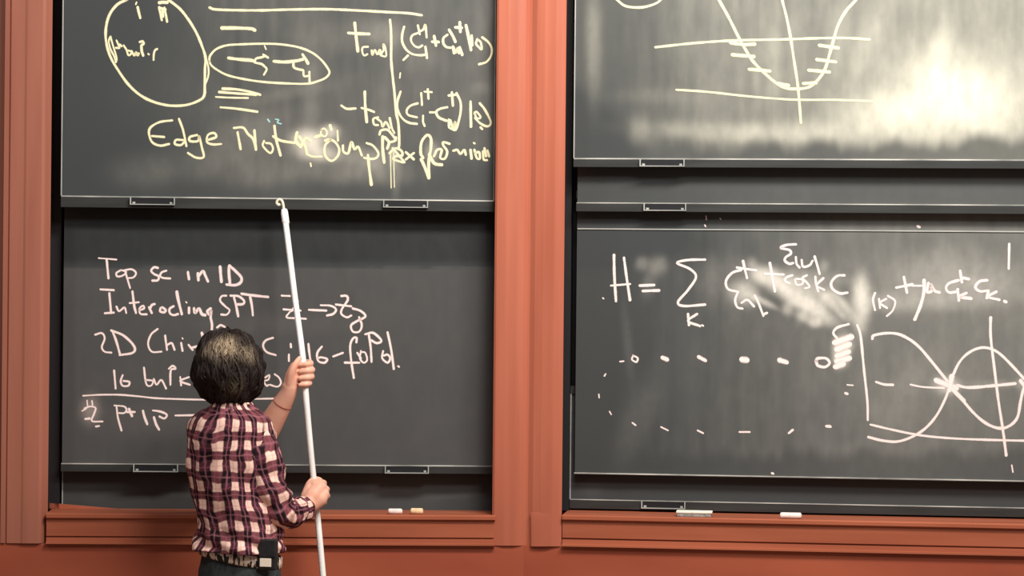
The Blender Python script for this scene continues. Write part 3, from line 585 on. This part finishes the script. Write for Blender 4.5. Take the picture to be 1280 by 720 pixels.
# right arm (near side)
Rsh=pp(318,548,-.04); Rel=pp(347,643,-.06); Rwr=pp(381,634,.09)
addt([Rsh,(Rsh+Rel)/2,Rel],[.05,.046,.04],16); addt([Rel,Rel.lerp(Rwr,.4),Rel.lerp(Rwr,.75),Rwr,pp(386,629,.11)],[.04,.042,.037,.032,.030],20)
addt([pp(385,629,.115),pp(392,619,.13),pp(399,610,.138)],[.030,.034,.027],18); addt([pp(391,632,.12),pp(398,624,.132),pp(403,618,.14)],[.024,.031,.026],18)
addt([pp(382,622,.125),pp(387,611,.14),pp(393,604,.15)],[.020,.021,.017],14)
for k in range(4):
    y=603.5+7.9*k; e=(-4,-.5,0,-3.5)[k]; r=(.0118,.0125,.0122,.0108)[k]
    addt([pp(397+e,y+2,.135),pp(404+e,y,.142),pp(408.5+e,y+.5,.170),pp(406+e,y+1,.205),pp(397+e*.5,y+1,.222),pp(389,y+1,.212)],[r*1.2,r*1.15,r*1.05,r,r*.95,r*.85],12)
addt([pp(382,618,.14),pp(387,606,.17),pp(393,599.5,.20),pp(400,600,.21)],[.016,.015,.0125,.010],12)
body=child_world('body',B.V,B.F,SKIN,person,True)
rm=body.modifiers.new('remesh','REMESH'); rm.mode='VOXEL'; rm.voxel_size=.0032; rm.use_smooth_shade=True
sm=body.modifiers.new('smooth','SMOOTH'); sm.factor=.5; sm.iterations=3
# eyes
EW=nmat('eye_white',(.8,.8,.78),.2); EB=nmat('eye_iris',(.03,.02,.015),.2)
for s in (-1,1):
    c=HFc+HF*.0835+HU*.010+SX*s*.032
    V,F=ellipsoid(c,.013,.006,.008,16,10,ax=(SX,HF,HU)); e=child_world('eye',V,F,EW,person,True)
    V,F=ellipsoid(c+HF*.005,.0055,.0025,.0055,12,8,ax=(SX,HF,HU)); b=person.location
    mesh('iris',[(v[0]-b[0],v[1]-b[1],v[2]-b[2]) for v in V],F,EB,e,True)
# ---- plaid cloth
def plaid():
    m=nmat('plaid_cloth',(.8,.5,.45),.85,.1)
    tc=N(m,'ShaderNodeTexCoord'); nz=N(m,'ShaderNodeTexNoise'); nz.inputs['Scale'].default_value=9; nz.inputs['Detail'].default_value=3; L(m,tc.outputs['Object'],nz.inputs[0])
    sp=N(m,'ShaderNodeSeparateXYZ'); L(m,tc.outputs['UV'],sp.inputs[0]); nsp=N(m,'ShaderNodeSeparateXYZ'); L(m,nz.outputs['Color'],nsp.inputs[0])
    def mth(op,a,b=None,c=None,cl=False):
        n=N(m,'ShaderNodeMath',operation=op,use_clamp=cl)
        for i,v in enumerate((a,b,c)):
            if v is None: continue
            if hasattr(v,'is_linked') or hasattr(v,'links'): L(m,v,n.inputs[i])
            else: n.inputs[i].default_value=v
        return n.outputs[0]
    outs=[]
    for q,per,duty in ((0,.060,.50),(1,.070,.50)):
        u=mth('MULTIPLY_ADD',nsp.outputs[q],.055,sp.outputs[q]); u=mth('DIVIDE',u,per); fr=mth('FRACT',mth('ADD',u,20.3))
        def band(c,hw,soft=.04):
            d=mth('ABSOLUTE',mth('SUBTRACT',fr,c)); r=N(m,'ShaderNodeMapRange'); r.interpolation_type='SMOOTHSTEP'
            L(m,d,r.inputs['Value']); r.inputs['From Min'].default_value=hw-soft; r.inputs['From Max'].default_value=hw+soft; r.inputs['To Min'].default_value=1; r.inputs['To Max'].default_value=0; return r.outputs[0]
        wide=band(.36,duty/2); thin=band(.36,.035); edge=band(.80,.03)
        outs.append((wide,thin,edge))
    def mix(f,a,b,mode='MIX'):
        n=N(m,'ShaderNodeMix',data_type='RGBA',blend_type=mode)
        L(m,f,n.inputs['Factor'])
        for k,v in (('A',a),('B',b)):
            if isinstance(v,tuple): n.inputs[k].default_value=(*v,1)
            else: L(m,v,n.inputs[k])
        return n.outputs['Result']
    base=(.90,.60,.50)
    c=mix(outs[0][0],base,(.235,.10,.125),'MULTIPLY') if False else mix(outs[0][0],base,(.070,.022,.034))
    dk=mix(outs[0][0],(.17,.052,.062),(.014,.007,.010))
    c=mix(outs[1][0],c,dk)
    f1=mth('MULTIPLY',outs[0][1],.40); c=mix(f1,c,(.55,.20,.24))
    f2=mth('MULTIPLY',outs[1][1],.35); c=mix(f2,c,(.5,.2,.24))
    f3=mth('MULTIPLY',outs[0][2],.35); c=mix(f3,c,(.45,.12,.18)); f4=mth('MULTIPLY',outs[1][2],.3); c=mix(f4,c,(.45,.12,.18))
    L(m,c,bs(m).inputs['Base Color']); return m
PLAID=plaid()
def fold(q,nrm,f,t,amp=1):
    a=mnoise.noise(Vector((q.x*9,q.y*9,q.z*5)))*.012+mnoise.noise(Vector((q.x*24,q.y*24,q.z*12+5)))*.009+.007*math.sin(q.x*40+q.z*34+2*mnoise.noise(q*7))*mnoise.noise(q*5+Vector((3,0,0)))
    # gathered folds low on the shirt
    g=math.exp(-((f-.90)/.14)**2)*(.007*math.sin(t*5+q.z*90)+.006*mnoise.noise(Vector((q.x*14,q.y*14,q.z*60))))
    return q+nrm*(a+g)*amp
ks=interp([(*pp(291,503,-.005),.062,.062),(*pp(290,510,0),.085,.075),(*pp(289,517,0),.128,.088),(*pp(287,528,0),.160,.10),(*pp(286,548,0),.166,.108),(*pp(287,580,0),.166,.113),(*pp(291,615,0),.156,.113),(*pp(296,645,0),.150,.113),(*pp(298,662,0),.156,.118),(*pp(299,676,0),.160,.122),(*pp(298,688,0),.168,.128)],7)
V,F,UV=loft([(k[:3],k[3],k[4]) for k in ks],120,fold,caps=False)
SB=MB(); SUV=[]; SB.add(V,F); SUV+=UV
def sleeve(P,R,n=56,seed=0):
    I=interp([(*p,r) for p,r in zip(P,R)],9); Q=[Vector(k[:3]) for k in I]; RR=[k[3] for k in I]
    V,F,UV=tube(Q,RR,n,False); m=len(Q)
    UV=[(u/.06/(2*math.pi)*.37+.02,v) for u,v in UV]
    W=[]
    for i,v in enumerate(V):
        r=i//n; nr=(v-Q[r]).normalized(); f=r/m
        a=.008*mnoise.noise(Vector((v.x*16+seed,v.y*16,v.z*22)))+.005*mnoise.noise(Vector((v.x*45,v.y*45,v.z*50)))+.004*math.sin(f*38+2*math.sin(i%n/n*6.28))*math.sin(math.pi*f)
        W.append(v+nr*a)
    SB.add(W,F); SUV.extend(UV)
sleeve([pp(302,530,-.01),pp(314,543,-.03),pp(324,566,-.055),pp(334,600,-.06),pp(343,628,-.055),pp(352,641,-.03),pp(366,640,.02),pp(377,637,.08)],[.045,.072,.074,.068,.064,.060,.050,.043])
sleeve([pp(275,528,.06),pp(264,540,.10),pp(285,560,.2),pp(306,568,.28),pp(318,560,.30)],[.05,.066,.062,.055,.050],seed=4)
shirt=child_world('plaid_shirt',SB.V,SB.F,PLAID,person,True,SUV)
shirt['label']='pink and black plaid shirt with rolled sleeves'
so=shirt.modifiers.new('solid','SOLIDIFY'); so.thickness=.003; so.offset=-1
# collar
def collar():
    P=[];n=40; V=[];F=[]
    c=pp(291,508,0)
    for i,(dz,a,b) in enumerate(((-.014,.080,.077),(.002,.068,.068),(.012,.064,.064),(.008,.070,.070),(-.010,.090,.086),(-.022,.096,.092))):
        for k in range(n+1):
            t=2*math.pi*k/n*.86+math.pi/2+math.pi*.14; q=c+SX*math.cos(t)*a+SY*math.sin(t)*b+Vector((0,0,dz)); V.append(q)
    for i in range(5):
        for k in range(n): j=i*(n+1)+k; F.append((j,j+1,j+n+2,j+n+1))
    uv=[((k%(n+1))*.011,(k//(n+1))*.012) for k in range(len(V))]
    o=child_world('collar',V,F,PLAID,person,True,uv); o.modifiers.new('s','SOLIDIFY').thickness=.003
collar()
# cuff rolls
for nm,c0,c1,r in (('cuff',pp(372,638.5,.055),pp(381,636,.10),.046),('cuff',pp(313,563,.29),pp(322,556,.30),.053)):
    V,F,UV=tube([c0,c0.lerp(c1,.3),c0.lerp(c1,.7),c1],[r*.98,r*1.06,r*1.04,r*.94],32,False)
    W=[v+Vector((mnoise.noise(v*40),mnoise.noise(v*40+Vector((5,0,0))),mnoise.noise(v*40+Vector((9,0,0)))))*.004 for v in V]
    o=child_world(nm,W,F,PLAID,person,True,UV); s_=o.modifiers.new('s','SOLIDIFY'); s_.thickness=.005
# jeans
DENIM=noisy('dark_denim',(.022,.027,.030),(.045,.052,.055),(60,60,20),.75,.2,.1)
def jf(q,nrm,f,t): return q+nrm*(.004*mnoise.noise(q*18)+.002*math.sin(q.z*160+t*2)*mnoise.noise(q*6))
jk=interp([(*pp(301,690,0),.143,.103),(*pp(300.5,700,0),.148,.106),(*pp(300,720,0),.156,.115),(*pp(300,745,0),.158,.118),(*pp(301,770,0),.15,.11)],6)
V,F,_=loft([(k[:3],k[3],k[4]) for k in jk],72,jf); JB=MB().add(V,F)
for s in (-1,1):
    hip,kn,an=LEG[s]
    I=interp([(*hip,.088),(*((hip+kn)/2),.082),(*kn,.064),(*(kn*.5+an*.5),.06),(*(an-Vector((0,0,.015))),.052)],8)
    V,F,_=tube([Vector(k[:3]) for k in I],[k[3] for k in I],28); JB.add([v+Vector((1,1,0))*.004*mnoise.noise(v*20) for v in V],F)
child_world('jeans',JB.V,JB.F,DENIM,person,True)
# belt: black woven band with pale slanting strokes
BM=nmat('patterned_belt',(.02,.02,.022),.6)
tc=N(BM,'ShaderNodeTexCoord'); sp=N(BM,'ShaderNodeSeparateXYZ'); L(BM,tc.outputs['UV'],sp.inputs[0])
wv=N(BM,'ShaderNodeTexNoise'); wv.inputs['Scale'].default_value=55; mp=N(BM,'ShaderNodeMapping'); mp.inputs['Rotation'].default_value=(0,0,.7); mp.inputs['Scale'].default_value=(1.4,.45,1); L(BM,tc.outputs['UV'],mp.inputs[0]); L(BM,mp.outputs[0],wv.inputs[0])
crp=N(BM,'ShaderNodeValToRGB'); crp.color_ramp.elements[0].position=.46; crp.color_ramp.elements[1].position=.50; crp.color_ramp.elements[0].color=(.02,.018,.02,1); crp.color_ramp.elements[1].color=(.85,.68,.58,1)
L(BM,wv.outputs[0],crp.inputs[0]); L(BM,crp.outputs[0],bs(BM).inputs['Base Color'])
V=[];F=[];UV=[]; n=72
tl=Vector((.16,0,0))
for j,(dz,g) in enumerate(((.019,0),(.017,.004),(-.017,.004),(-.019,0))):
    for k in range(n+1):
        t=2*math.pi*k/n; c=pp(300.5,694,0); q=c+SX*math.copysign(abs(math.cos(t))**.85,math.cos(t))*(.149+g)+SY*math.copysign(abs(math.sin(t))**.85,math.sin(t))*(.110+g); q.z+=dz-(q.x-c.x)*.15
        V.append(q); UV.append((k/n*.85,dz))
for j in range(3):
    for k in range(n): i=j*(n+1)+k; F.append((i,i+1,i+n+2,i+n+1))
bl=child_world('belt',V,F,BM,person,True,UV); bl['label']='black belt with pale slanted pattern'; bl.modifiers.new('s','SOLIDIFY').thickness=.003
# pouch on the right hip with a pale tag
BLK=noisy('black_nylon',(.012,.012,.014),(.022,.022,.024),(40,40,40),.5); TAGM=nmat('pale_tag',(.85,.72,.62),.6)
def obox(c,ax,h,w2,d2): 
    V=[]; F=MB().box(-1,1,-1,1,-1,1)
    for v in F.V: V.append(c+ax[0]*v[0]*w2+ax[1]*v[1]*d2+Vector((0,0,1))*v[2]*h)
    return V,F.F
PX_=Vector((math.cos(math.radians(-12)),math.sin(math.radians(-12)),0)); PY_=Vector((-PX_.y,PX_.x,0))
cP=pp(335,693,-.135)
V,F=obox(cP,(PX_,PY_),.054,.034,.014); pch=child_world('pouch',V,F,BLK,person,False,bevel=.006); pch['label']='black phone pouch clipped on the belt'
b=person.location
def sub(name,V,F,mat,par,bev=0): return mesh(name,[(v[0]-b[0],v[1]-b[1],v[2]-b[2]) for v in V],F,mat,par,bevel=bev)
V,F=obox(cP-PY_*.0155+Vector((0,0,-.027))-PX_*.004,(PX_,PY_),.0145,.0205,.002); sub('tag',V,F,TAGM,pch,.001)
V,F=obox(cP-PY_*.0155+Vector((0,0,.022)),(PX_,PY_),.030,.031,.0025); sub('flap',V,F,BLK,pch,.002)
# bracelet on the left wrist, watch on the right
def ring(name,c,ax,r,h,mat,label):
    t=ax.normalized(); x=t.cross(Vector((0,0,1))).normalized(); y=t.cross(x); V=[];F=[];n=32
    for dz,g in ((-h,0),(-h*.6,.0015),(h*.6,.0015),(h,0)):
        for k in range(n): a=2*math.pi*k/n; V.append(c+t*dz+x*math.cos(a)*(r+g)+y*math.sin(a)*(r+g))
    for j in range(3):
        for k in range(n): F.append((j*n+k,j*n+(k+1)%n,(j+1)*n+(k+1)%n,(j+1)*n+k))
    o=child_world(name,V,F,mat,person,True); o.modifiers.new('s','SOLIDIFY').thickness=.0015; o['label']=label; return o
ring('bracelet',Lel.lerp(Lwr,.86),Lwr-Lel,.0362,.0009,nmat('thin_red_cord',(.35,.10,.07),.6),'thin reddish cord bracelet')
wt=ring('wrist_watch',Rel.lerp(Rwr,.93),Rwr-Rel,.0350,.008,BLK,'black strap watch at the sleeve')
V,F=obox(pp(383,630,.10),(PX_,PY_),.011,.014,.004); sub('watch_face',V,F,nmat('watch_face',(.8,.8,.78),.3),wt,.002)
# shoes
for s in (-1,1):
    an=LEG[s][2]; q=MB(); secs=[]
    V,F=ellipsoid(Vector((an.x,an.y,.048))+SY*.055,.046,.14,.047,28,14); V=[Vector((v.x,v.y,max(v.z,.004))) for v in V]
    child_world('shoe',V,F,BLK,person,True)
# ---- hair
def hairmat():
    m=nmat('dark_hair',(.02,.014,.012),.6,.18)
    at=N(m,'ShaderNodeAttribute'); at.attribute_name='grey'
    tc=N(m,'ShaderNodeTexCoord'); nz=N(m,'ShaderNodeTexNoise'); nz.inputs['Scale'].default_value=120; L(m,tc.outputs['Object'],nz.inputs[0])
    mu=N(m,'ShaderNodeMath',operation='MULTIPLY',use_clamp=True); L(m,at.outputs['Fac'],mu.inputs[0]); 
    mr=N(m,'ShaderNodeMapRange'); mr.inputs['From Min'].default_value=.3; mr.inputs['From Max'].default_value=.7; mr.inputs['To Min'].default_value=.4; mr.inputs['To Max'].default_value=1.4; L(m,nz.outputs[0],mr.inputs['Value']); L(m,mr.outputs[0],mu.inputs[1])
    mx=N(m,'ShaderNodeMix',data_type='RGBA'); mx.inputs['A'].default_value=(.016,.010,.009,1); mx.inputs['B'].default_value=(.36,.27,.18,1)
    L(m,mu.outputs[0],mx.inputs['Factor']); L(m,mx.outputs['Result'],bs(m).inputs['Base Color']); return m
HAIR=hairmat()
HCn=pp(286,456,-.005); XR=Vector((1,0,0)); YR=Vector((0,1,0)); ZR=Vector((0,0,1))
def ss1(th): return max(0,min(1,(th-.8)/1.2))
def hshape(th,ph):      # th from crown, ph azimuth from +X towards +Y
    sx=.113; sy=.118; sz=.124
    st=math.sin(th); ct=math.cos(th)
    rr=1+.10*math.exp(-((th-1.95)/.45)**2)            # fuller low down
    p=Vector((sx*st*math.cos(ph)*rr,sy*st*math.sin(ph)*rr,sz*ct))
    if th>1.6: p.z-=.036*(th-1.6)
    q=p.normalized()
    p+=q*(.012*mnoise.noise(q*2.3+Vector((1,4,0)))+.009*mnoise.noise(Vector((q.x*5,q.y*5,q.z*4+7))))
    p+=Vector((mnoise.noise(q*3.5),mnoise.noise(q*3.5+Vector((9,0,0))),0))*.008*ss1(th)
    return p
def isface(p):
    d=p.normalized(); return d.dot(HF)
HB=MB(); GR=[]
n,m=64,40
V=[];F=[]
for i in range(m+1):
    th=.01+2.62*i/m
    for k in range(n):
        ph=2*math.pi*k/n; p=hshape(th,ph)*.955
        if isface(p)>.72 and p.dot(HU)<.07: p=p*.60
        p+=p.normalized()*.004*mnoise.noise(Vector((ph*6,th*2,0)))
        V.append(HCn+p)
for i in range(m):
    for k in range(n): F.append((i*n+k,(i+1)*n+k,(i+1)*n+(k+1)%n,i*n+(k+1)%n))
F.append(tuple(range(n))); F.append(tuple(m*n+k for k in range(n))[::-1])
HB.add(V,F); GR+=[.05]*len(V)
g1=pp(284,430,-.12)-HCn; g2=pp(315,440,-.1)-HCn; g3=pp(262,437,-.1)-HCn; g4=pp(292,487,-.12)-HCn
for c in range(1500):
    ph=random.uniform(0,2*math.pi); th0=random.uniform(.0,1.9)**1.0; th1=min(th0+random.uniform(.7,1.3),2.62+random.uniform(-.1,.1)); lift=random.uniform(.965,1.035)
    if random.random()<.10: lift+=.03
    wob=random.uniform(-.45,.45); ph2=ph+random.uniform(-.35,.35); curl=random.uniform(-.9,.9)
    P=[];R=[];g0=random.random()
    nn=9; bad=False
    for i in range(nn+1):
        f=i/nn; th=th0+(th1-th0)*f; q=hshape(th,ph+(ph2-ph)*f+wob*math.sin(f*3)+(curl*max(0,th-1.9)))*(lift-.02*(f>.9)-.03*(i==0))
        if isface(q)>.74 and q.dot(HU)<.065: bad=True
        P.append(HCn+q); R.append((.0034+.0016*g0)*math.sin(math.pi*(.12+.82*f))+.0005)
    if bad: continue
    V,F,_=tube(P,R,5,True,.5)
    HB.add(V,F)
    for v in V:
        d=v-HCn
        g=1.3*math.exp(-(((d-g1)/.038).length)**2)+1.1*math.exp(-(((d-g2)/.028).length)**2)+.45*math.exp(-(((d-g3)/.028).length)**2)+.18*math.exp(-(((d-g4)/.03).length)**2)
        GR.append(min(1,g*(.4+g0)+(.05 if g0>.96 else 0)))
hair=child_world('hair',HB.V,HB.F,HAIR,person,True); hair['label']='dark bobbed hair greying at the crown'
at=hair.data.attributes.new('grey','FLOAT','POINT'); at.data.foreach_set('value',np.array(GR,dtype=np.float32))
